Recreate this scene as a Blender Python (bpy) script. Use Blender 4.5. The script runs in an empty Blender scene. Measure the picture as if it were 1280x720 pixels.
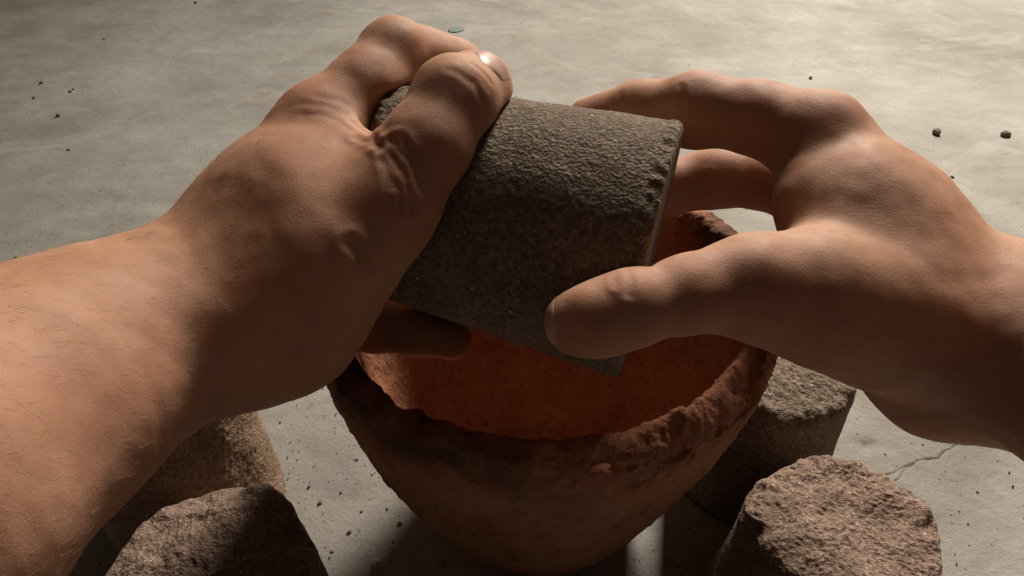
import bpy, math, random
import numpy as np
from mathutils import Vector, Matrix

# ------------------------------------------------------------------ camera, world, light, exposure
S = bpy.context.scene
COL = S.collection
FPX = 930.0                       # focal length in pixels of a 1280 px wide frame
PITCH = math.radians(40)
CAM_H = 0.29
cam_d = bpy.data.cameras.new('camera')
cam_d.sensor_width = 36.0
cam_d.lens = 36.0 * FPX / 1280.0
cam_d.clip_start = 0.005
cam_d.clip_end = 50
cam = bpy.data.objects.new('camera', cam_d)
cam.location = (0, 0, CAM_H)
cam.rotation_euler = (math.pi / 2 - PITCH, 0, 0)
COL.objects.link(cam)
S.camera = cam

world = bpy.data.worlds.new('World')
S.world = world
world.use_nodes = True
bgn = world.node_tree.nodes['Background']
bgn.inputs[0].default_value = (1.0, 0.74, 0.58, 1)
bgn.inputs[1].default_value = 0.038

LAMP_AZ = math.radians(22)
LAMP_EL = math.radians(38)
LAMP_D = 1.9
tgt = Vector((0.0, 0.18, 0.10))
ld = Vector((math.sin(LAMP_AZ) * math.cos(LAMP_EL), math.cos(LAMP_AZ) * math.cos(LAMP_EL), math.sin(LAMP_EL)))
la = bpy.data.lights.new('window_light', 'AREA')
la.shape = 'RECTANGLE'
la.size = 0.34
la.size_y = 0.70
la.energy = 20
la.spread = math.radians(95)        # deep window reveal
la.color = (1.0, 0.915, 0.80)
lamp = bpy.data.objects.new('window_light', la)
lamp.location = tgt + ld * LAMP_D
lamp.rotation_euler = (Vector((0.45, 0.30, 0.0)) - lamp.location).to_track_quat('-Z', 'Y').to_euler()
COL.objects.link(lamp)

S.view_settings.view_transform = 'Standard'
S.view_settings.look = 'None'
S.view_settings.exposure = 0
S.view_settings.gamma = 1

# ------------------------------------------------------------------ numeric helpers
CF = np.array([0, math.cos(PITCH), -math.sin(PITCH)])
CU = np.array([0, math.sin(PITCH), math.cos(PITCH)])
CR = np.array([1.0, 0, 0])
CC = np.array([0, 0, CAM_H])

def P(px, py, d):
    "a point at depth d (metres along the view axis) whose picture place is px, py"
    return CC + d * (CF + CR * (px - 640) / FPX + CU * (360 - py) / FPX)

def proj(v):
    q = v - CC
    d = q @ CF
    return 640 + FPX * (q @ CR) / d, 360 - FPX * (q @ CU) / d, d

_rng = np.random.default_rng(7)
_G = _rng.normal(size=(32, 32, 32, 3))
_G /= np.linalg.norm(_G, axis=3, keepdims=True)

def noise(p):
    "gradient noise, about -1..1, p is (n,3)"
    i = np.floor(p).astype(np.int64)
    f = p - i
    u = f * f * f * (f * (f * 6 - 15) + 10)
    out = np.zeros(len(p))
    for dx in (0, 1):
        wx = u[:, 0] if dx else 1 - u[:, 0]
        for dy in (0, 1):
            wy = u[:, 1] if dy else 1 - u[:, 1]
            for dz in (0, 1):
                wz = u[:, 2] if dz else 1 - u[:, 2]
                g = _G[(i[:, 0] + dx) & 31, (i[:, 1] + dy) & 31, (i[:, 2] + dz) & 31]
                out += wx * wy * wz * (g[:, 0] * (f[:, 0] - dx) + g[:, 1] * (f[:, 1] - dy) + g[:, 2] * (f[:, 2] - dz))
    return out * 1.6

def fbm(p, oct=4, gain=0.5):
    o = np.zeros(len(p)); a = 1.0
    for k in range(oct):
        o += a * noise(p * 2.03 ** k + 17.3 * k)
        a *= gain
    return o

def mesh_obj(name, v, f, mat, parent=None, origin=None, smooth=True):
    v = np.asarray(v, dtype=np.float64)
    if origin is None:
        origin = np.zeros(3)
    origin = np.asarray(origin, dtype=np.float64)
    me = bpy.data.meshes.new(name)
    v2 = v - origin
    if isinstance(f, np.ndarray):
        n, k = f.shape
        me.vertices.add(len(v2)); me.vertices.foreach_set('co', v2.astype(np.float32).ravel())
        me.loops.add(n * k); me.loops.foreach_set('vertex_index', f.astype(np.int32).ravel())
        me.polygons.add(n)
        me.polygons.foreach_set('loop_start', np.arange(0, n * k, k, dtype=np.int32))
        me.update(calc_edges=True)
        me.validate()
    else:
        me.from_pydata([tuple(x) for x in v2], [], f)
    if smooth:
        me.polygons.foreach_set('use_smooth', np.ones(len(me.polygons), dtype=bool))
    me.materials.append(mat)
    o = bpy.data.objects.new(name, me)
    COL.objects.link(o)
    if parent is not None:
        o.parent = parent
        o.location = Vector(origin) - parent.location
    else:
        o.location = Vector(origin)
    return o

def tag(o, label, cat, group=None):
    o['label'] = label; o['category'] = cat
    if group:
        o['group'] = group
    return o

# ------------------------------------------------------------------ materials
def new_mat(name):
    m = bpy.data.materials.new(name); m.use_nodes = True
    nt = m.node_tree
    b = nt.nodes['Principled BSDF']
    return m, nt, b

def N(nt, t, **kw):
    n = nt.nodes.new(t)
    for k, v in kw.items():
        if k.startswith('i_'):
            n.inputs[k[2:].replace('_', ' ')].default_value = v
        else:
            setattr(n, k, v)
    return n

def ramp(nt, src, stops):
    r = nt.nodes.new('ShaderNodeValToRGB')
    e = r.color_ramp.elements
    while len(e) < len(stops):
        e.new(0.5)
    for q, (p, c) in zip(e, stops):
        q.position = p
        q.color = (c[0], c[1], c[2], 1) if not isinstance(c, (int, float)) else (c, c, c, 1)
    nt.links.new(src, r.inputs[0])
    return r.outputs[0]

def mix(nt, fac, a, b, blend='MIX'):
    m = nt.nodes.new('ShaderNodeMix'); m.data_type = 'RGBA'; m.blend_type = blend
    for sock, val in ((m.inputs[0], fac), (m.inputs[6], a), (m.inputs[7], b)):
        if isinstance(val, (int, float)):
            sock.default_value = val
        elif isinstance(val, tuple):
            sock.default_value = (*val[:3], 1)
        else:
            nt.links.new(val, sock)
    return m.outputs[2]

def math_n(nt, op, a, b=None, c=None):
    m = nt.nodes.new('ShaderNodeMath'); m.operation = op
    for s, val in zip(m.inputs, (a, b, c)):
        if val is None:
            continue
        if isinstance(val, (int, float)):
            s.default_value = val
        else:
            nt.links.new(val, s)
    return m.outputs[0]

def tex_noise(nt, co, scale, detail=4, rough=0.55, dist=0.0):
    n = N(nt, 'ShaderNodeTexNoise', i_Scale=scale, i_Detail=detail, i_Roughness=rough, i_Distortion=dist)
    nt.links.new(co, n.inputs['Vector'])
    return n.outputs['Fac']

def tex_vor(nt, co, scale, feature='F1'):
    n = N(nt, 'ShaderNodeTexVoronoi', feature=feature, i_Scale=scale)
    nt.links.new(co, n.inputs['Vector'])
    return n

def coord(nt):
    return nt.nodes.new('ShaderNodeTexCoord').outputs['Object']

def bump(nt, h, dist, strength=1.0, prev=None):
    n = N(nt, 'ShaderNodeBump', i_Distance=dist, i_Strength=strength)
    nt.links.new(h, n.inputs['Height'])
    if prev is not None:
        nt.links.new(prev, n.inputs['Normal'])
    return n.outputs['Normal']

def skin_material():
    m, nt, b = new_mat('skin')
    co = coord(nt)
    n1 = tex_noise(nt, co, 45, 5)
    n2 = tex_noise(nt, co, 320, 3)
    c = ramp(nt, n1, [(0.3, (0.40, 0.195, 0.115)), (0.7, (0.50, 0.275, 0.172))])
    c = mix(nt, math_n(nt, 'MULTIPLY', ramp(nt, n2, [(0.45, 0.0), (0.75, 1.0)]), 0.35), c, (0.34, 0.15, 0.09))
    c = mix(nt, math_n(nt, 'MULTIPLY', ramp(nt, tex_noise(nt, co, 14, 3), [(0.5, 0.0), (0.7, 1.0)]), 0.4), c, (0.40, 0.17, 0.11))
    nt.links.new(c, b.inputs['Base Color'])
    b.inputs['Subsurface Weight'].default_value = 0.5
    b.inputs['Subsurface Radius'].default_value = (1.0, 0.4, 0.22)
    b.inputs['Subsurface Scale'].default_value = 0.005
    r = ramp(nt, tex_noise(nt, co, 140, 3), [(0.3, 0.58), (0.7, 0.72)])
    nt.links.new(r, b.inputs['Roughness'])
    b.inputs['Specular IOR Level'].default_value = 0.35
    v = tex_vor(nt, co, 2100, 'DISTANCE_TO_EDGE').outputs['Distance']
    v = ramp(nt, v, [(0.0, 0.0), (0.14, 1.0)])
    nm = bump(nt, v, 0.00008, 0.30)
    nm = bump(nt, tex_noise(nt, co, 1600, 3, 0.6), 0.00028, 0.34, nm)
    nm = bump(nt, tex_noise(nt, co, 130, 3, 0.5), 0.0008, 0.20, nm)
    nt.links.new(nm, b.inputs['Normal'])
    return m

def nail_material():
    m, nt, b = new_mat('nail')
    co = coord(nt)
    c = ramp(nt, tex_noise(nt, co, 160, 3), [(0.3, (0.46, 0.27, 0.20)), (0.7, (0.54, 0.33, 0.26))])
    nt.links.new(c, b.inputs['Base Color'])
    b.inputs['Roughness'].default_value = 0.4
    b.inputs['Subsurface Weight'].default_value = 0.3
    b.inputs['Subsurface Radius'].default_value = (1.0, 0.4, 0.25)
    b.inputs['Subsurface Scale'].default_value = 0.003
    nm = bump(nt, tex_noise(nt, co, 500, 2), 0.0002, 0.3)
    nt.links.new(nm, b.inputs['Normal'])
    return m

def sand_material(name, lo, hi, spark=0.5):
    m, nt, b = new_mat(name)
    co = coord(nt)
    c = ramp(nt, tex_noise(nt, co, 70, 5, 0.6), [(0.3, lo), (0.7, hi)])
    g = tex_vor(nt, co, 1150)
    gr = ramp(nt, g.outputs['Color'], [(0.0, 0.40), (0.8, 1.2), (1.0, 1.9)])
    c = mix(nt, 0.85, c, gr, 'MULTIPLY')
    g2 = tex_vor(nt, co, 620)
    sep = nt.nodes.new('ShaderNodeSeparateColor'); nt.links.new(g2.outputs['Color'], sep.inputs[0])
    pick = math_n(nt, 'GREATER_THAN', sep.outputs[0], 0.975)
    near = math_n(nt, 'LESS_THAN', g2.outputs['Distance'], 0.30)
    c = mix(nt, math_n(nt, 'MULTIPLY', math_n(nt, 'MULTIPLY', pick, near), spark), c, (0.75, 0.68, 0.58))
    nt.links.new(c, b.inputs['Base Color'])
    b.inputs['Roughness'].default_value = 0.95
    b.inputs['Specular IOR Level'].default_value = 0.15
    h = math_n(nt, 'ADD', g.outputs['Distance'], tex_noise(nt, co, 1700, 3, 0.65))
    nm = bump(nt, h, 0.00055, 0.7)
    nm = bump(nt, tex_noise(nt, co, 700, 4, 0.65), 0.0005, 0.40, nm)
    nt.links.new(nm, b.inputs['Normal'])
    return m

def clay_material():
    m, nt, b = new_mat('terracotta')
    co = coord(nt)
    c = ramp(nt, tex_noise(nt, co, 38, 6, 0.62), [(0.28, (0.31, 0.12, 0.066)), (0.5, (0.42, 0.18, 0.10)), (0.75, (0.49, 0.25, 0.15))])
    dust = ramp(nt, tex_noise(nt, co, 150, 5, 0.7), [(0.5, 0.0), (0.72, 1.0)])
    c = mix(nt, math_n(nt, 'MULTIPLY', dust, 0.55), c, (0.48, 0.32, 0.21))
    # soot along parts of the broken rim
    sx = nt.nodes.new('ShaderNodeSeparateXYZ'); nt.links.new(co, sx.inputs[0])
    hz = ramp(nt, math_n(nt, 'MULTIPLY', sx.outputs[2], 7.0), [(0.74, 0.0), (0.86, 1.0)])
    soot = ramp(nt, tex_noise(nt, co, 30, 4, 0.6), [(0.46, 0.0), (0.60, 1.0)])
    c = mix(nt, math_n(nt, 'MULTIPLY', math_n(nt, 'MULTIPLY', hz, soot), 0.75), c, (0.055, 0.04, 0.035))
    pits = ramp(nt, tex_noise(nt, co, 420, 3, 0.6), [(0.30, 1.0), (0.42, 0.0)])
    c = mix(nt, math_n(nt, 'MULTIPLY', pits, 0.6), c, (0.13, 0.045, 0.025))
    nt.links.new(c, b.inputs['Base Color'])
    b.inputs['Roughness'].default_value = 0.92
    b.inputs['Specular IOR Level'].default_value = 0.2
    nm = bump(nt, tex_noise(nt, co, 900, 4, 0.65), 0.0012, 0.6)
    nm = bump(nt, tex_noise(nt, co, 260, 5, 0.6), 0.003, 0.5, nm)
    nt.links.new(nm, b.inputs['Normal'])
    return m

def floor_material():
    m, nt, b = new_mat('cement')
    co = coord(nt)
    n1 = tex_noise(nt, co, 5, 6, 0.6, 0.4)
    c = ramp(nt, n1, [(0.3, (0.235, 0.215, 0.185)), (0.52, (0.318, 0.300, 0.268)), (0.72, (0.39, 0.373, 0.338))])
    mp = N(nt, 'ShaderNodeMapping'); mp.inputs['Scale'].default_value = (0.75, 1.15, 1)
    mp.inputs['Rotation'].default_value = (0, 0, 0.35)
    nt.links.new(co, mp.inputs['Vector'])
    n2 = tex_noise(nt, mp.outputs[0], 26, 6, 0.65, 0.6)
    c = mix(nt, 0.55, c, ramp(nt, n2, [(0.3, 0.68), (0.7, 1.22)]), 'MULTIPLY')
    n3 = tex_noise(nt, co, 55, 5, 0.7)
    c = mix(nt, math_n(nt, 'MULTIPLY', ramp(nt, n3, [(0.55, 0.0), (0.75, 1.0)]), 0.35), c, (0.22, 0.185, 0.14))
    n4 = tex_noise(nt, co, 17, 3, 0.5, 1.0)
    c = mix(nt, math_n(nt, 'MULTIPLY', ramp(nt, n4, [(0.60, 0.0), (0.72, 1.0)]), 0.35), c, (0.24, 0.26, 0.22))
    n5 = tex_noise(nt, mp.outputs[0], 8, 5, 0.6, 2.2)
    c = mix(nt, math_n(nt, 'MULTIPLY', ramp(nt, n5, [(0.56, 0.0), (0.66, 1.0)]), 0.3), c, (0.46, 0.44, 0.40))
    n6 = tex_noise(nt, co, 11, 5, 0.7, 1.2)
    c = mix(nt, math_n(nt, 'MULTIPLY', ramp(nt, n6, [(0.54, 0.0), (0.70, 1.0)]), 0.4), c, (0.20, 0.165, 0.12))
    sp = tex_vor(nt, co, 330)
    sep = nt.nodes.new('ShaderNodeSeparateColor'); nt.links.new(sp.outputs['Color'], sep.inputs[0])
    dots = math_n(nt, 'MULTIPLY', math_n(nt, 'GREATER_THAN', sep.outputs[0], 0.965), math_n(nt, 'LESS_THAN', sp.outputs['Distance'], 0.27))
    c = mix(nt, math_n(nt, 'MULTIPLY', dots, 0.6), c, (0.10, 0.085, 0.07))
    fine = tex_noise(nt, co, 700, 4, 0.65)
    c = mix(nt, 0.4, c, ramp(nt, fine, [(0.3, 0.78), (0.7, 1.2)]), 'MULTIPLY')
    at = N(nt, 'ShaderNodeAttribute', attribute_name='crack')
    c = mix(nt, math_n(nt, 'MULTIPLY', at.outputs['Fac'], 0.85), c, (0.07, 0.055, 0.045))
    nt.links.new(c, b.inputs['Base Color'])
    r = ramp(nt, n2, [(0.3, 0.74), (0.7, 0.9)])
    nt.links.new(r, b.inputs['Roughness'])
    b.inputs['Specular IOR Level'].default_value = 0.2
    nm = bump(nt, fine, 0.0007, 0.45)
    nm = bump(nt, n3, 0.003, 0.35, nm)
    nt.links.new(nm, b.inputs['Normal'])
    return m

def plain_material(name, lo, hi, rough=0.9):
    m, nt, b = new_mat(name)
    co = coord(nt)
    nt.links.new(ramp(nt, tex_noise(nt, co, 400, 4), [(0.3, lo), (0.7, hi)]), b.inputs['Base Color'])
    b.inputs['Roughness'].default_value = rough
    nt.links.new(bump(nt, tex_noise(nt, co, 900, 4), 0.0005, 0.5), b.inputs['Normal'])
    return m

M_SKIN = skin_material()
M_NAIL = nail_material()
M_SAND = sand_material('damp_sand', (0.172, 0.130, 0.099), (0.243, 0.186, 0.142), 0.5)
M_SAND_RED = sand_material('reddish_sand', (0.225, 0.155, 0.118), (0.31, 0.218, 0.168), 0.6)
M_SAND_TAN = sand_material('tan_sand', (0.25, 0.16, 0.11), (0.35, 0.24, 0.165), 0.4)
M_CLAY = clay_material()
M_FLOOR = floor_material()
M_STONE = plain_material('dark_stone', (0.11, 0.098, 0.085), (0.20, 0.175, 0.15))
M_WHITE = plain_material('pale_stone', (0.45, 0.42, 0.38), (0.6, 0.57, 0.52))
M_GREEN = plain_material('green_flake', (0.15, 0.21, 0.18), (0.21, 0.26, 0.225))
M_PLASTER = plain_material('plaster', (0.30, 0.25, 0.18), (0.42, 0.36, 0.27))

# ------------------------------------------------------------------ floor
def floor_hit(px, py, z=0.0):
    d = CF + CR * (px - 640) / FPX + CU * (360 - py) / FPX
    return CC + d * ((z - CAM_H) / d[2])

def seg_dist(p, poly):
    best = np.full(len(p), 1e9)
    for a, b in zip(poly[:-1], poly[1:]):
        ab = b - a
        t = np.clip(((p - a) @ ab) / (ab @ ab), 0, 1)
        best = np.minimum(best, np.linalg.norm(p - a - t[:, None] * ab, axis=1))
    return best

def build_floor():
    def axis(lo, hi, flo, fhi, fine, extra=None):
        out = [lo]
        segs = [(lo, flo, None), (flo, fhi, fine), (fhi, hi, None)]
        for a, b, st in segs:
            if st is None:
                n = 14
                t = np.linspace(0, 1, n + 1)[1:]
                t = t ** 2 if a == fhi else 1 - (1 - t) ** 2
                out += list(a + (b - a) * t)
            else:
                x = a
                while x < b - 1e-9:
                    s = st
                    if extra and extra[0] < x < extra[1]:
                        s = extra[2]
                    x = min(x + s, b)
                    out.append(x)
        return np.array(out)
    xs = axis(-2.2, 2.2, -0.62, 0.62, 0.0036, (0.14, 0.28, 0.00055))
    ys = axis(-1.2, 3.0, 0.02, 0.95, 0.0036, (0.185, 0.245, 0.00055))
    X, Y = np.meshgrid(xs, ys, indexing='ij')
    p = np.stack([X.ravel(), Y.ravel(), 0 * X.ravel()], 1)
    z = 0.0007 * fbm(p * 14, 4) + 0.00022 * fbm(p * 90 + 5, 3)
    # shallow pits and scars
    for px, py, r, dp in ((905, 20, 0.016, 0.0016), (925, 28, 0.010, 0.0012), (1080, 557, 0.004, 0.0016), (350, 68, 0.014, 0.0010),
                          (1190, 95, 0.016, 0.0008), (1060, 170, 0.008, 0.0008), (250, 200, 0.008, 0.0009), (143, 160, 0.006, 0.001),
                          (205, 72, 0.010, 0.0008), (1170, 40, 0.012, 0.0008), (85, 60, 0.02, 0.0007), (84, 295, 0.008, -0.0022), (72, 297, 0.004, 0.0016), (97, 289, 0.005, 0.0012)):
        c = floor_hit(px, py)
        q = (p - c) / r
        q[:, 0] *= 0.7
        w = np.exp(-(q ** 2).sum(1)) * (0.6 + 0.7 * noise(p * 120))
        z -= dp * np.clip(w, 0, 2)
    crack_px = [[(1098, 598), (1120, 588), (1145, 577), (1172, 572), (1182, 563), (1205, 556), (1240, 552), (1290, 545)],
                [(1118, 604), (1128, 592), (1140, 580)]]
    cr = np.zeros(len(p))
    for pl, wd in zip(crack_px, (0.00042, 0.00030)):
        pts = [floor_hit(*c) for c in pl]
        q = p.copy()
        q[:, 0] += 0.0016 * fbm(p * 110 + 3, 2)
        q[:, 1] += 0.0018 * fbm(p * 95 + 9, 2) + 0.0003 * noise(p * 500)
        dd = seg_dist(q, pts)
        wv = wd * (0.75 + 0.6 * noise(p * 180))
        cr = np.maximum(cr, np.clip(1.35 - dd / np.maximum(wv, 0.0003), 0, 1))
    z -= 0.0007 * cr
    p[:, 2] = z
    nx, ny = len(xs), len(ys)
    idx = np.arange(nx * ny).reshape(nx, ny)
    f = np.stack([idx[:-1, :-1], idx[1:, :-1], idx[1:, 1:], idx[:-1, 1:]], -1).reshape(-1, 4)
    o = mesh_obj('floor', p, f, M_FLOOR)
    a = o.data.attributes.new('crack', 'FLOAT', 'POINT')
    a.data.foreach_set('value', cr.astype(np.float32))
    o['kind'] = 'structure'
    return o
build_floor()

# ------------------------------------------------------------------ lathe-like solids
def lathe(prof, nth):
    """prof (m,2) of radius, z from an axis point to an axis point -> verts, quads, parameter arrays"""
    m = len(prof)
    th = np.linspace(0, 2 * np.pi, nth, endpoint=False)
    R = prof[:, 0][:, None]; Z = prof[:, 1][:, None]
    v = np.stack([R * np.cos(th), R * np.sin(th), Z + 0 * th], -1).reshape(-1, 3)
    idx = np.arange(m * nth).reshape(m, nth)
    a = idx[:-1]; b = idx[1:]
    f = np.stack([a, np.roll(a, -1, 1), np.roll(b, -1, 1), b], -1).reshape(-1, 4)
    tang = np.gradient(prof, axis=0)
    nr = tang[:, 1]; nz = -tang[:, 0]
    l = np.hypot(nr, nz) + 1e-12
    nr, nz = nr / l, nz / l
    nrm = np.stack([nr[:, None] * np.cos(th), nr[:, None] * np.sin(th), nz[:, None] + 0 * th], -1).reshape(-1, 3)
    return v, f, nrm, np.repeat(np.arange(m), nth), np.tile(th, m)

def resample(prof, step):
    prof = np.asarray(prof, float)
    s = np.r_[0, np.cumsum(np.hypot(*np.diff(prof, axis=0).T))]
    n = max(int(s[-1] / step), 8)
    t = np.linspace(0, s[-1], n)
    return np.stack([np.interp(t, s, prof[:, 0]), np.interp(t, s, prof[:, 1])], 1)

def sand_block(r_top, r_base, h, seed, step=0.0007, nth=330, lump=1.0, outline=1.0, edge=1.0, tilt=(0, 0), side=1.0):
    "a sand block pressed in a cup: smooth side, flat base, crumbly broken top"
    prof = [(0.0001, 0), (r_base - 0.002, 0), (r_base - 0.0005, 0.0006), (r_base, 0.002), (r_top, h - 0.003),
            (r_top - 0.001, h - 0.001), (r_top - 0.003, h), (0.0001, h)]
    prof = resample(prof, step)
    v, f, nr, row, th = lathe(prof, nth)
    sd = np.array([seed * 3.7, seed * 1.3, seed * 2.1])
    z = v[:, 2]
    rad = np.hypot(v[:, 0], v[:, 1])
    top = np.clip((z - (h - 0.010)) / 0.010, 0, 1) ** 1.5              # 0 on the side, 1 on the top
    isbase = (z < 0.0004)
    d = 0.00008 * noise(v * 420 + sd) + 0.00011 * noise(v * 1000 + sd) + 0.0003 * noise(v * 90 + sd)
    d += 0.00010 * np.clip(noise(v * 700 + sd * 2), 0, 1)
    d *= side
    d += (z < 0.004) * ~isbase * 0.0006 * noise(v * 430 + sd)
    d[isbase] *= 0.1
    d += top * (0.0005 * noise(v * 300 + sd) + 0.0005 * noise(v * 600 + sd))
    rimz = top * np.clip((rad - 0.72 * r_top) / (0.28 * r_top), 0, 1)
    v2 = v + nr * d[:, None]
    # uneven broken top
    v2[:, 2] += top * (lump * (0.0026 * noise(v * 48 + sd) + 0.0014 * noise(v * 120 + sd)) + tilt[0] * v[:, 0] + tilt[1] * v[:, 1])
    # crumbled rim: bitten inward and down
    bite = np.clip(fbm(np.stack([np.cos(th), np.sin(th), 0 * th], 1) * 1.9 + sd, 3, 0.45) + 0.12, 0, 1.5) * rimz * edge
    v2[:, 2] -= 0.0065 * bite * (0.7 + 0.5 * noise(v * 260 + sd))
    ol = outline * 0.0022 * noise(np.stack([np.cos(th), np.sin(th), 0 * th], 1) * 1.7 + sd + 9) * np.clip((z / h), 0, 1) ** 3
    ol += outline * 0.0011 * noise(np.stack([np.cos(th), np.sin(th), z * 60], 1) * 4.5 + sd) * np.clip((z / h), 0, 1) ** 6
    k = 1 + (ol - 0.0022 * bite) / np.maximum(rad, 0.004) * (rad > 0.004) * np.clip(rad / r_top, 0, 1)
    v2[:, :2] *= k[:, None]
    return v2, f

def place(v, loc, M=None):
    if M is not None:
        v = v @ np.array(M).T
    return v + np.asarray(loc)

def basis_from_axis(a, hint=(0, 0, 1)):
    a = np.asarray(a, float); a = a / np.linalg.norm(a)
    x = np.cross(np.asarray(hint, float), a); x /= np.linalg.norm(x)
    y = np.cross(a, x)
    return np.stack([x, y, a], 1)

SB = 'pressed sand cylinders'
# front right
v, f = sand_block(0.0298, 0.0390, 0.069, 4, step=0.0005, nth=480, lump=0.7, outline=2.2, edge=0.7, tilt=(0.0, -0.02))
L1 = np.array([0.1130, 0.1400, 0.0003])
o = mesh_obj('sand_cylinder', place(v, L1), f, M_SAND_RED, origin=L1)
tag(o, 'reddish sand cylinder with broad flat crumbly top standing before the taller shaded one', 'sand cylinder', SB)
# back right
v, f = sand_block(0.0315, 0.0350, 0.070, 11, lump=0.8, edge=0.8)
L2 = np.array([0.1090, 0.2160, 0.0003])
o = mesh_obj('sand_cylinder', place(v, L2), f, M_SAND, origin=L2)
tag(o, 'upright sand cylinder mostly in shade against the pot, partly under the hand', 'sand cylinder', SB)
# front left
v, f = sand_block(0.0335, 0.0385, 0.067, 23, lump=1.2, outline=1.4, edge=1.0, tilt=(0.03, 0.05))
L3 = np.array([-0.0985, 0.1235, 0.0003])
o = mesh_obj('sand_cylinder', place(v, L3), f, M_SAND_RED, origin=L3)
tag(o, 'upright sand cylinder with half shaded crumbly top below the forearm', 'sand cylinder', SB)
# back left, tan
v, f = sand_block(0.0325, 0.0365, 0.084, 31, lump=0.7, edge=0.7, outline=0.6, side=3.0)
L4 = np.array([-0.1385, 0.1920, 0.0003])
o = mesh_obj('sand_cylinder', place(v, L4), f, M_SAND_TAN, origin=L4)
tag(o, 'tan sand cylinder behind the crumbly one, lit only along its rough side', 'sand cylinder', SB)

# the one held in the hands
DS = 0.94
HA = P(487, 236, 0.233 * DS)            # rough narrow end
HB = P(815, 316, 0.217 * DS)            # clean wide end
hax = HB - HA
HLEN = float(np.linalg.norm(hax)); hax = hax / HLEN
HR0, HR1 = 0.0312, 0.0355               # narrow, wide
v, f = sand_block(HR0, HR1, HLEN, 17, step=0.0006, nth=380, lump=0.7, edge=0.7)
Bh = basis_from_axis(-hax)
o = mesh_obj('sand_cylinder', place(v, HB, Bh), f, M_SAND, origin=HB)
tag(o, 'grey brown sand cylinder held in both hands over the clay pot', 'sand cylinder', SB)

def sd_held(p):
    q = p - HA
    t = q @ hax
    rad = np.linalg.norm(q - t[:, None] * hax, axis=1)
    r = HR0 + (HR1 - HR0) * np.clip(t / HLEN, 0, 1)
    return np.maximum(np.maximum(rad - r, -t), t - HLEN)

# ------------------------------------------------------------------ clay pot
POT = np.array([0.0115, 0.197, 0.0])
POT_H = 0.130
def build_pot():
    outer = [(0.0001, 0.0), (0.036, 0.0), (0.0395, 0.002), (0.0450, 0.013), (0.0540, 0.034), (0.0625, 0.056), (0.0697, 0.078),
             (0.0748, 0.098), (0.0775, 0.112), (0.0788, 0.121), (0.0787, 0.1260), (0.0765, 0.1292), (0.0720, 0.130)]
    inner = [(0.0690, 0.1285), (0.0672, 0.124), (0.0652, 0.105), (0.0600, 0.080), (0.053, 0.055), (0.043, 0.030), (0.028, 0.018), (0.0001, 0.015)]
    prof = resample(outer + inner, 0.0009)
    prof[1:-1] = (prof[:-2] + 2 * prof[1:-1] + prof[2:]) / 4
    v, f, nr, row, th = lathe(prof, 640)
    z = v[:, 2]
    d = 0.0010 * noise(v * 38 + 3) + 0.0006 * noise(v * 110 + 8) + 0.00035 * noise(v * 330) + 0.00022 * noise(v * 800)
    d += 0.0005 * np.clip(noise(v * 160 + 21) - 0.25, 0, 1)
    d -= 0.0016 * np.clip(noise(v * np.array([150, 150, 90]) + 41) - 0.42, 0, 1)
    rim = np.clip((z - 0.112) / 0.016, 0, 1)
    d += rim * (0.0003 * noise(v * 95 + 5) + 0.0003 * noise(v * 260 + 1) + 0.0005 * noise(v * 620) + 0.0004 * noise(v * 1000))
    ch = np.clip((noise(v * 75 + 31) - 0.22) * 5, 0, 1) + np.clip((noise(v * 140 + 13) - 0.30) * 6, 0, 1) * 0.6
    d -= 0.0015 * np.clip((z - 0.100) / 0.02, 0, 1) * ch
    d += 0.00025 * (1 - rim) * noise(v * np.array([300, 300, 90]) + 6)
    isb = z < 0.0015
    d[isb & (np.hypot(v[:, 0], v[:, 1]) < 0.037)] = 0
    v2 = v + nr * d[:, None]
    c1 = np.stack([np.cos(th), np.sin(th), 0 * th], 1)
    # rim wavers in height and is broken away unevenly
    hgt = 0.0016 * noise(c1 * 1.3 + 2) + 0.0009 * noise(c1 * 5 + 4) + 0.0006 * noise(c1 * 17)
    v2[:, 2] += rim * hgt
    # outward bevelled chip along the front right of the rim
    ang = np.degrees(np.arctan2(np.sin(th), np.cos(th)))
    def win(a0, w):
        return np.exp(-(((ang - a0 + 180) % 360 - 180) / w) ** 2)
    radn = np.hypot(v[:, 0], v[:, 1])
    outside = np.clip((radn - 0.0700) / 0.008, 0, 1)
    chip = win(-50, 28) * 0.009 + win(-5, 20) * 0.004 + win(50, 16) * 0.006
    chip = chip * (0.75 + 0.5 * noise(c1 * 7 + 12))
    v2[:, 2] -= np.clip((z - 0.108) / 0.02, 0, 1) * outside * chip
    v2[:, 2] = np.maximum(v2[:, 2], 0.0)
    # not perfectly round
    k = 1 + 0.012 * np.cos(2 * (th - 0.6)) + 0.006 * np.cos(3 * th + 1)
    v2[:, :2] *= k[:, None]
    L = POT + np.array([0, 0, 0.0003])
    o = mesh_obj('clay_pot', v2 + L, f, M_CLAY, origin=L)
    tag(o, 'rough orange brown clay pot with a chipped uneven rim under the hands', 'pot')
build_pot()

# ------------------------------------------------------------------ hands as smooth implicit bodies
def smin(a, b, k):
    h = np.maximum(k - np.abs(a - b), 0) / k
    return np.minimum(a, b) - h * h * k * 0.25

def smax(a, b, k):
    return -smin(-a, -b, k)

def nodeP(n):
    px, py, d, r = n
    d = d * DS
    return P(px, py, d), r * d / FPX

def chain(nodes):
    "list of (px, py, depth, radius px) -> list of tapered segments"
    q = [nodeP(n) if len(n) == 4 else (np.asarray(n[0]), n[1]) for n in nodes]
    return [(a[0], b[0], a[1], b[1]) for a, b in zip(q[:-1], q[1:])]

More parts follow.
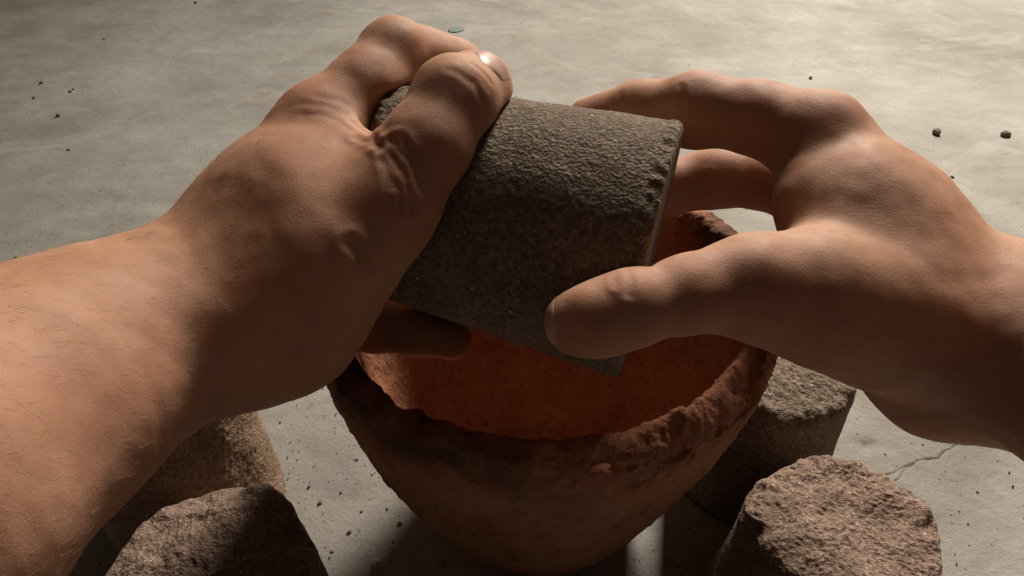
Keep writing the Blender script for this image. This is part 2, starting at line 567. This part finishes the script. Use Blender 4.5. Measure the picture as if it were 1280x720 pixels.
def sd_seg(p, s):
    a, b, ra, rb = s
    ab = b - a
    t = np.clip(((p - a) @ ab) / (ab @ ab + 1e-12), 0, 1)
    q = p - a - t[:, None] * ab
    return np.sqrt((q * q).sum(1)) - (ra + (rb - ra) * t)

class Hand:
    def __init__(self, palm, digits, k_palm=0.014, k_join=0.007, k_digit=0.004, fold=None):
        self.palm, self.digits = palm, digits
        self.kp, self.kj, self.kd = k_palm, k_join, k_digit
    def sd(self, p):
        d = None
        for s in self.palm:
            e = sd_seg(p, s)
            d = e if d is None else smin(d, e, self.kp)
        fg = None
        for ch in self.digits:
            c = None
            for s in ch:
                e = sd_seg(p, s)
                c = e if c is None else smin(c, e, self.kd)
            fg = c if fg is None else smin(fg, c, 0.0015)
        d = smin(d, fg, self.kj)
        return smax(d, -(sd_held(p) + 0.0002), 0.003)
    def bounds(self):
        pts, rs = [], []
        for s in self.palm + [x for c in self.digits for x in c]:
            pts += [s[0] - s[2], s[0] + s[2], s[1] - s[3], s[1] + s[3]]
        pts = np.array(pts)
        return pts.min(0) - 0.008, pts.max(0) + 0.008

def surface_nets(sd, lo, hi, cell):
    K = 6
    n = np.ceil((hi - lo) / (cell * K)).astype(int) * K
    C = n // K
    cx = [lo[i] + (np.arange(C[i]) + 0.5) * cell * K - cell * 0.5 for i in range(3)]
    g = np.stack(np.meshgrid(*cx, indexing='ij'), -1).reshape(-1, 3)
    dc = sd(g).reshape(C)
    near = np.abs(dc) < cell * K * 1.35
    val = np.repeat(np.repeat(np.repeat(dc, K, 0), K, 1), K, 2).astype(np.float32)
    blocks = np.argwhere(near)
    off = np.stack(np.meshgrid(*(np.arange(K),) * 3, indexing='ij'), -1).reshape(-1, 3)
    for s in range(0, len(blocks), 2500):
        b = blocks[s:s + 2500]
        ii = (b[:, None, :] * K + off[None]).reshape(-1, 3)
        vv = sd(lo + ii * cell)
        val[ii[:, 0], ii[:, 1], ii[:, 2]] = vv
    sg = val < 0
    cs = np.zeros(np.array(val.shape) - 1, dtype=np.int8)
    for dx in (0, 1):
        for dy in (0, 1):
            for dz in (0, 1):
                cs += sg[dx:sg.shape[0] - 1 + dx, dy:sg.shape[1] - 1 + dy, dz:sg.shape[2] - 1 + dz]
    act = (cs > 0) & (cs < 8)
    ids = np.full(cs.shape, -1, dtype=np.int64)
    cells = np.argwhere(act)
    ids[act] = np.arange(len(cells))
    # vertex: mean of edge crossings
    corner = np.array([(a, b, c) for a in (0, 1) for b in (0, 1) for c in (0, 1)])
    cv = np.stack([val[cells[:, 0] + c[0], cells[:, 1] + c[1], cells[:, 2] + c[2]] for c in corner], 1)
    acc = np.zeros((len(cells), 3)); cnt = np.zeros(len(cells))
    for i in range(8):
        for j in range(i + 1, 8):
            if np.abs(corner[i] - corner[j]).sum() != 1:
                continue
            a, b = cv[:, i], cv[:, j]
            m = (a < 0) != (b < 0)
            t = np.where(m, a / np.where(m, a - b, 1), 0)
            pt = corner[i] + t[:, None] * (corner[j] - corner[i])
            acc += pt * m[:, None]; cnt += m
    v = lo + (cells + acc / np.maximum(cnt, 1)[:, None]) * cell
    faces = []
    for axn in range(3):
        o1, o2 = (axn + 1) % 3, (axn + 2) % 3
        sl = [slice(None)] * 3
        a = sg[tuple(slice(0, -1) if k == axn else slice(None) for k in range(3))]
        b = sg[tuple(slice(1, None) if k == axn else slice(None) for k in range(3))]
        e = np.argwhere(a != b)
        ok = np.ones(len(e), bool)
        for o_ in (o1, o2):
            ok &= (e[:, o_] > 0) & (e[:, o_] < cs.shape[o_])
        e = e[ok]
        flip = a[e[:, 0], e[:, 1], e[:, 2]]
        d1 = np.zeros(3, int); d1[o1] = 1
        d2 = np.zeros(3, int); d2[o2] = 1
        q = [e - d1 - d2, e - d2, e, e - d1]
        qi = np.stack([ids[x[:, 0], x[:, 1], x[:, 2]] for x in q], 1)
        qi[~flip] = qi[~flip][:, ::-1]
        faces.append(qi)
    faces = np.concatenate(faces)
    faces = faces[(faces >= 0).all(1)]
    return v, faces

def grad(sd, v, e=0.0004):
    g = np.stack([sd(v + np.eye(3)[i] * e) - sd(v - np.eye(3)[i] * e) for i in range(3)], 1)
    return g / (np.linalg.norm(g, axis=1, keepdims=True) + 1e-12)

def relax(v, f, it=2):
    n = len(v)
    for _ in range(it):
        s = np.zeros((n, 3)); c = np.zeros(n)
        for i in range(4):
            a, b = f[:, i], f[:, (i + 1) % 4]
            for k in range(3):
                s[:, k] += np.bincount(a, v[b, k], n) + np.bincount(b, v[a, k], n)
            c += np.bincount(a, minlength=n) + np.bincount(b, minlength=n)
        v = 0.4 * v + 0.6 * s / np.maximum(c, 1)[:, None]
    return v

def build_hand_mesh(H, cell, grooves, bulges):
    lo, hi = H.bounds()
    v, f = surface_nets(H.sd, lo, hi, cell)
    v = relax(v, f, 2)
    for _ in range(2):
        g = grad(H.sd, v)
        v = v - g * np.clip(H.sd(v), -0.002, 0.002)[:, None]
    v = relax(v, f, 1)
    nrm = grad(H.sd, v, 0.0012)
    px, py, dep = proj(v)
    facing = (nrm * (CC - v)).sum(1) > 0
    disp = np.zeros(len(v))
    def surf_point(x, y):
        m = facing & (np.abs(px - x) < 5) & (np.abs(py - y) < 5) & (dep > 0.05)
        if not m.any():
            return None
        dm = dep[m].min()
        return P(x, y, dm)
    for pts, w, amt in grooves:
        poly = []
        for (x0, y0), (x1, y1) in zip(pts[:-1], pts[1:]):
            n = max(int(math.hypot(x1 - x0, y1 - y0) / 4), 1)
            for t in np.arange(n) / n:
                q = surf_point(x0 + (x1 - x0) * t, y0 + (y1 - y0) * t)
                if q is not None:
                    poly.append(q)
        q = surf_point(*pts[-1])
        if q is not None:
            poly.append(q)
        if len(poly) < 2:
            continue
        poly = np.array(poly)
        m = np.where(((v > poly.min(0) - 4 * w) & (v < poly.max(0) + 4 * w)).all(1))[0]
        if not len(m):
            continue
        jit = v[m] + 0.0005 * np.stack([noise(v[m] * 260 + 3 * k) for k in range(3)], 1)
        dd = seg_dist(jit, poly)
        tap = np.minimum(np.linalg.norm(v[m] - poly[0], axis=1), np.linalg.norm(v[m] - poly[-1], axis=1)) / (3 * w)
        tap = np.clip(0.25 + tap, 0, 1)
        disp[m] += tap * amt * (-np.exp(-(dd / w) ** 2) + 0.45 * np.exp(-((dd - 2.0 * w) / (1.1 * w)) ** 2))
    for x, y, r, amt in bulges:
        q = surf_point(x, y)
        if q is None:
            continue
        dd = np.linalg.norm(v - q, axis=1)
        disp += amt * np.exp(-(dd / r) ** 2)
    # gentle unevenness of flesh
    disp += 0.00035 * noise(v * 70) + 0.00016 * noise(v * 190 + 4)
    held = sd_held(v)
    disp = np.where(held < 0.0012, np.minimum(disp, 0), disp)
    v = v + nrm * disp[:, None]
    return v, f

def nail_mesh(H, base, tdir, ndir, length, halfw, lift=0.0004):
    "curved plate laid on the finger end: base = cuticle centre (approx), tdir to the free edge, ndir outward"
    t = tdir / np.linalg.norm(tdir)
    n = ndir - t * (ndir @ t); n /= np.linalg.norm(n)
    s = np.cross(t, n)
    U = np.linspace(-1, 1, 23); V = np.linspace(0, 1, 25)
    pts = []
    for vv in V:
        # rounded cuticle and rounded free edge
        wv = halfw * (1 - 0.55 * max(0, (0.25 - vv) / 0.25) ** 2.4 - 0.30 * max(0, (vv - 0.8) / 0.2) ** 2.5)
        for u in U:
            pts.append((u * wv, vv * length + 0.10 * length * u * u * (1 if vv < 0.5 else -1) * abs(vv - 0.5) * 2))
    pts = np.array(pts)
    p = base + t * pts[:, 1][:, None] + s * pts[:, 0][:, None] + n * 0.012
    for _ in range(40):
        d = H.sd(p)
        p = p - n * np.clip(d, -0.002, 0.004)[:, None] * 0.8
    uu = np.abs(np.tile(U, len(V))); vvv = np.repeat(V, len(U))
    up = lift * (1 - 0.9 * uu ** 4) * np.clip(vvv / 0.2, 0, 1)
    up -= 0.0002 * (uu ** 4) + 0.0002 * np.clip(1 - vvv / 0.12, 0, 1)
    top = p + n * up[:, None]
    bot = p - n * 0.0012
    nu, nv = len(U), len(V)
    idx = np.arange(nu * nv).reshape(nv, nu)
    fq = np.stack([idx[:-1, :-1], idx[:-1, 1:], idx[1:, 1:], idx[1:, :-1]], -1).reshape(-1, 4)
    off = nu * nv
    ring = list(idx[0, :]) + list(idx[1:, -1]) + list(idx[-1, ::-1][1:]) + list(idx[::-1, 0][1:-1])
    side = [(ring[i], ring[i] + off, ring[(i + 1) % len(ring)] + off, ring[(i + 1) % len(ring)]) for i in range(len(ring))]
    F = np.concatenate([fq, fq[:, ::-1] + off, np.array(side)])
    return np.concatenate([top, bot]), F

CELL = 0.00075
# ---- left hand: forearm from the lower left, thumb on top of the rough end, fingers round the far side
fw = P(190, 398, 0.190 * DS); fw2 = P(-180, 640, 0.130 * DS)
fdir = (fw2 - fw) / np.linalg.norm(fw2 - fw)
L_palm = chain([(fw2 + fdir * 0.14, 0.037), (fw2, 228 * 0.130 * DS / FPX), (58, 490, 0.166, 146), (170, 420, 0.187, 108), (255, 376, 0.196, 88)])
L_palm += chain([(258, 360, 0.202, 72), (330, 257, 0.2035, 62), (400, 164, 0.2115, 50)])          # index metacarpal
L_palm += chain([(255, 374, 0.212, 72), (350, 290, 0.222, 58), (385, 215, 0.229, 52)])          # middle metacarpal
L_palm += chain([(270, 390, 0.215, 74), (370, 330, 0.236, 56), (385, 275, 0.244, 48)])
L_palm += chain([(290, 415, 0.212, 86), (360, 400, 0.230, 72), (385, 340, 0.252, 48)])          # heel and little side
L_palm += chain([(290, 400, 0.196, 98), (350, 388, 0.196, 92), (412, 322, 0.192, 68), (484, 258, 0.191, 57)])  # thenar
L_palm += chain([(335, 305, 0.199, 66), (385, 255, 0.1995, 57), (436, 206, 0.2035, 40)])                                 # web
L_dig = [
    chain([(484, 258, 0.191, 57), (532, 186, 0.193, 55), (569, 126, 0.198, 52), (592, 113, 0.208, 44), (606, 103, 0.219, 35)]),
    chain([(400, 162, 0.212, 51), (459, 112, 0.218, 47), (492, 68, 0.225, 42), (530, 72, 0.234, 35), (566, 84, 0.241, 33), (600, 98, 0.246, 28)]),
    chain([(385, 215, 0.229, 50), (430, 190, 0.262, 36), (500, 190, 0.283, 34), (580, 215, 0.282, 28)]),
    chain([(385, 275, 0.244, 46), (430, 264, 0.272, 34), (495, 262, 0.287, 31), (560, 275, 0.285, 26)]),
    chain([(385, 340, 0.252, 44), (425, 398, 0.252, 33), (470, 408, 0.247, 31), (525, 416, 0.242, 27), (566, 425, 0.240, 25)]),
]
HL = Hand(L_palm, L_dig)
gL = [
    ([(438, 150), (455, 160), (468, 172), (477, 184)], 0.0009, 0.0006),
    ([(446, 170), (462, 176), (475, 188)], 0.0009, 0.0006),
    ([(480, 178), (492, 196), (506, 218), (515, 244), (518, 264)], 0.0010, 0.0007),
    ([(488, 172), (504, 190), (518, 212), (527, 238)], 0.0009, 0.0006),
    ([(500, 170), (516, 188), (530, 212)], 0.0008, 0.0004),
    ([(482, 196), (492, 216), (501, 240), (504, 262)], 0.0009, 0.0005),
    ([(474, 190), (480, 208), (488, 232)], 0.0009, 0.0004),
    ([(372, 128), (405, 130), (438, 146), (460, 166)], 0.0009, 0.00012),
    ([(380, 140), (412, 143), (440, 160)], 0.0009, 0.00012),
    ([(392, 118), (425, 124), (452, 140)], 0.0009, 0.0001),
    ([(440, 305), (452, 320), (459, 336)], 0.0014, 0.0007),
    ([(590, 77), (602, 85), (613, 95), (621, 108)], 0.0007, 0.0004),
    ([(560, 86), (578, 93), (594, 104), (604, 122)], 0.0009, 0.0002),
]
bL = [(462, 322, 0.006, 0.0007), (556, 96, 0.007, 0.0005)]
vL, fL = build_hand_mesh(HL, CELL, gL, bL)
oL = fw
hand_l = mesh_obj('hand', vL, fL, M_SKIN, origin=oL)
tag(hand_l, 'bare left hand and forearm with thumb and bent index finger over the cylinder rough end', 'hand')
tb, _ = nodeP((592, 113, 0.208, 1)); tt, _ = nodeP((606, 103, 0.219, 1))
dg = CR * 0.69 + CU * 0.72
nv_, nf_ = nail_mesh(HL, tb - dg * 0.0042 - CF * 0.0025, dg * 0.72 + CF * 0.70, dg * 0.70 - CF * 0.72, 0.0150, 0.0058, 0.0005)
mesh_obj('fingernail', nv_, nf_, M_NAIL, parent=hand_l, origin=tt)

# ---- right hand: forearm from the right, thumb in front of the cylinder, fingers behind its clean end
rw = P(1290, 424, 0.199 * DS); rw2 = P(1640, 640, 0.135 * DS)
rdir = (rw2 - rw) / np.linalg.norm(rw2 - rw)
R_palm = chain([(rw2 + rdir * 0.12, 0.037), (rw2, 230 * 0.135 * DS / FPX), (1420, 492, 0.175, 132), (1300, 426, 0.198, 104), (1215, 412, 0.204, 90)])
R_palm += chain([(1215, 390, 0.210, 66), (1115, 266, 0.217, 54), (1024, 176, 0.222, 54)])       # index metacarpal
R_palm += chain([(1215, 400, 0.220, 66), (1120, 300, 0.232, 62), (1030, 238, 0.244, 50)])
R_palm += chain([(1215, 414, 0.225, 66), (1125, 325, 0.236, 60), (1045, 262, 0.254, 42)])
R_palm += chain([(1215, 430, 0.225, 66), (1140, 366, 0.234, 60), (1062, 300, 0.250, 38)])
R_palm += chain([(1205, 432, 0.206, 92), (1090, 388, 0.199, 82), (1010, 367, 0.192, 66), (935, 358, 0.187, 57)])
R_palm += chain([(1230, 446, 0.212, 84), (1175, 452, 0.218, 74), (1130, 416, 0.220, 60)])  # heel  # thenar
R_palm += chain([(1110, 300, 0.206, 70), (1062, 262, 0.208, 60), (1022, 252, 0.212, 44)])                               # web
R_dig = [
    chain([(935, 358, 0.187, 56), (860, 368, 0.182, 47), (788, 386, 0.179, 46), (745, 399, 0.179, 44), (722, 403, 0.181, 41)]),
    chain([(1024, 176, 0.222, 53), (950, 148, 0.230, 43), (868, 138, 0.238, 44), (800, 140, 0.248, 36), (738, 150, 0.256, 29)]),
    chain([(1030, 238, 0.246, 46), (965, 226, 0.258, 36), (895, 222, 0.267, 36), (835, 234, 0.270, 33), (775, 245, 0.275, 28)]),
    chain([(1045, 262, 0.254, 40), (980, 235, 0.270, 31), (900, 228, 0.284, 29), (830, 236, 0.286, 27), (780, 246, 0.284, 24)]),
    chain([(1062, 300, 0.250, 36), (1040, 262, 0.268, 27), (1020, 258, 0.268, 25), (1022, 285, 0.250, 24)]),
]
HR = Hand(R_palm, R_dig)
gR = [
    ([(776, 338), (780, 352), (781, 366)], 0.0009, 0.0003),
    ([(786, 336), (789, 350), (789, 368)], 0.0009, 0.0004),
    ([(768, 342), (770, 356)], 0.0008, 0.0004),
    
    ([(850, 106), (851, 122), (848, 150)], 0.0010, 0.0004),
    ([(774, 114), (774, 124), (770, 136)], 0.0009, 0.0003),
    ([(886, 218), (884, 230), (886, 246)], 0.0010, 0.0003),
    
]
bR = [(1046, 130, 0.009, 0.0010), (945, 322, 0.006, 0.0007), (780, 352, 0.006, 0.0004)]
vR, fR = build_hand_mesh(HR, CELL, gR, bR)
hand_r = mesh_obj('hand', vR, fR, M_SKIN, origin=rw)
tag(hand_r, 'bare right hand with thumb across the cylinder front and fingers behind its clean end', 'hand')
tt, _ = nodeP((722, 403, 0.181, 1))
nv_, nf_ = nail_mesh(HR, P(716, 400, 0.180 * DS), -CR * 0.78 + CF * 0.60 - CU * 0.16, -CF * 0.79 - CR * 0.6, 0.0115, 0.0060, 0.0003)
mesh_obj('fingernail', nv_, nf_, M_NAIL, parent=hand_r, origin=tt)

# ------------------------------------------------------------------ fine hairs on the skin
def plain_hair():
    m, nt, b = new_mat('arm_hair')
    co = coord(nt)
    nt.links.new(ramp(nt, tex_noise(nt, co, 60, 2), [(0.3, (0.26, 0.15, 0.085)), (0.7, (0.46, 0.31, 0.19))]), b.inputs['Base Color'])
    b.inputs['Roughness'].default_value = 0.5
    return m
M_HAIR = plain_hair()

def hairs(H, v, hand, along, keep, count, seed, length):
    "short fine hairs lying along the arm"
    rng = np.random.default_rng(seed)
    px, py, dep = proj(v)
    pool = np.where(keep(px, py, dep))[0]
    if not len(pool):
        return
    pick = rng.choice(pool, min(count, len(pool)), replace=False)
    root = v[pick]
    n = grad(H.sd, root)
    t = along / np.linalg.norm(along)
    t = t - n * (n @ t)[:, None]
    t += 0.45 * np.cross(n, t) * rng.normal(size=(len(root), 1))
    t /= np.linalg.norm(t, axis=1, keepdims=True)
    L = length * (0.5 + 0.8 * rng.random(len(root)))[:, None]
    cur = np.cross(n, t) * rng.normal(size=(len(root), 1)) * 0.25
    rings = []
    S_ = 5
    for k in range(S_):
        u = k / (S_ - 1)
        c = root - n * 0.0002 + L * (t * u + n * (0.30 * u - 0.22 * u * u) + cur * u * u)
        w = 0.000032 * (1 - 0.8 * u)
        b = np.cross(n, t)
        rings.append(np.stack([c + b * w, c - 0.5 * b * w + 0.87 * n * w, c - 0.5 * b * w - 0.87 * n * w], 1))
    V = np.stack(rings, 1)                      # hair, ring, 3, xyz
    nh = len(root)
    idx = np.arange(nh * S_ * 3).reshape(nh, S_, 3)
    f = np.stack([idx[:, :-1, :], np.roll(idx, -1, 2)[:, :-1, :], np.roll(idx, -1, 2)[:, 1:, :], idx[:, 1:, :]], -1).reshape(-1, 4)
    o = mesh_obj('arm_hair', V.reshape(-1, 3), f, M_HAIR, parent=hand, origin=np.array(hand.location))
    o['kind'] = 'stuff'

hairs(HL, vL, hand_l, fdir * -1 + CR * 0.3 - CU * 0.5, lambda x, y, d: (x > -60) & (x < 330) & (d > 0.10), 1300, 5, 0.0042)
hairs(HR, vR, hand_r, -rdir - CU * 0.6, lambda x, y, d: (x > 1110) & (x < 1340) & (d > 0.10), 250, 6, 0.0035)

# ------------------------------------------------------------------ crumbs and pebbles on the floor
def pebble(name, loc, size, seed, mat, label, cat='pebble', group=None, flat=0.7):
    n = 14
    th = np.linspace(0, np.pi, n)
    prof = np.stack([np.maximum(np.sin(th), 0.001), -np.cos(th)], 1)
    v, f, nr, row, a = lathe(prof, 22)
    v = v * (1 + 0.22 * noise(v * 0.9 + seed * 5.1) + 0.10 * noise(v * 2.3 + seed))[:, None]
    v *= np.array([1.0, 0.8, flat]) * size / 2
    rz = seed * 1.7
    Rz = np.array([[math.cos(rz), -math.sin(rz), 0], [math.sin(rz), math.cos(rz), 0], [0, 0, 1]])
    v = v @ Rz.T
    L = np.array([loc[0], loc[1], 0.0]) 
    v[:, 2] -= 0.62 * v[:, 2].min()
    o = mesh_obj(name, v + L, f, mat, origin=L)
    tag(o, label, cat, group)
    return o

pebble('pebble', floor_hit(1170, 167), 0.0075, 1, M_STONE, 'small dark oval pebble lying left of a rounder one on pale cement')
pebble('pebble', floor_hit(1256, 170), 0.0080, 2, M_STONE, 'round dark pebble at the far bright side of the cement floor')
pebble('pebble', floor_hit(471, 705), 0.0045, 3, M_WHITE, 'tiny white pebble on the floor between pot and sand cylinders')
pebble('paint_flake', floor_hit(571, 37), 0.017, 4, M_GREEN, 'small flat green flake on the cement beyond the bent index finger', 'flake', flat=0.06)
G1 = 'dark crumbs behind the cylinder'
for i, (x, y, s) in enumerate(((858, 181, 0.007), (868, 176, 0.006))):
    pebble('crumb', floor_hit(x, y), s, 8 + i, M_STONE, 'dark crumb on the floor seen between cylinder end and index finger', 'crumb', G1)
G2 = 'dark crumbs on the far floor'
far = [(130, 49), (52, 104), (88, 115), (92, 112), (73, 145), (43, 123), (86, 188), (245, 4),
       (1013, 98), (1190, 222), (20, 323)]
for i, (x, y) in enumerate(far):
    pebble('crumb', floor_hit(x, y), 0.0022 + 0.0020 * ((i * 37) % 10) / 10, 20 + i, M_STONE,
           'tiny dark crumb scattered on the open cement floor beyond the hands', 'crumb', G2)
G3 = 'dark crumbs beside the pot'
near = [(465, 594), (484, 637), (400, 629), (379, 659), (386, 609), (498, 600), (437, 666), (415, 690), (452, 640), (500, 655), (446, 575), (1140, 553), (1098, 588)]
for i, (x, y) in enumerate(near[:11]):
    pebble('crumb', floor_hit(x, y), 0.0014 + 0.0012 * ((i * 53) % 10) / 10, 50 + i, M_STONE,
           'tiny dark crumb on the lit floor between pot and left cylinders', 'crumb', G3)

def loose_sand():
    "fallen grains round the pot and cylinders"
    rng = np.random.default_rng(3)
    V, F = [], []
    base = np.array([(1, 0, 0), (-1, 0, 0), (0, 1, 0), (0, -1, 0), (0, 0, 1), (0, 0, -1)], float)
    tri = np.array([(0, 2, 4), (2, 1, 4), (1, 3, 4), (3, 0, 4), (2, 0, 5), (1, 2, 5), (3, 1, 5), (0, 3, 5)])
    cents = [(POT[:2], 0.10, 900), (L1[:2], 0.048, 650), (L2[:2], 0.05, 350), (L3[:2], 0.048, 650), (L4[:2], 0.06, 500), (np.array([0.0, 0.35]), 0.28, 500)]
    k = 0
    for c, sd_, n in cents:
        for _ in range(n):
            q = c + rng.normal(size=2) * sd_
            s = 0.00022 + 0.00045 * rng.random() ** 3
            w = base * s * (0.7 + 0.6 * rng.random((6, 1)))
            a = rng.random() * 6.28
            R = np.array([[math.cos(a), -math.sin(a), 0], [math.sin(a), math.cos(a), 0], [0, 0, 1]])
            V.append(w @ R.T + np.array([q[0], q[1], s * 0.6])); F.append(tri + 6 * k); k += 1
    o = mesh_obj('loose_sand', np.concatenate(V), np.concatenate(F), M_SAND, smooth=False)
    o['kind'] = 'stuff'
    o['label'] = 'loose sand grains fallen on the cement round the pot'
    o['category'] = 'sand'
loose_sand()
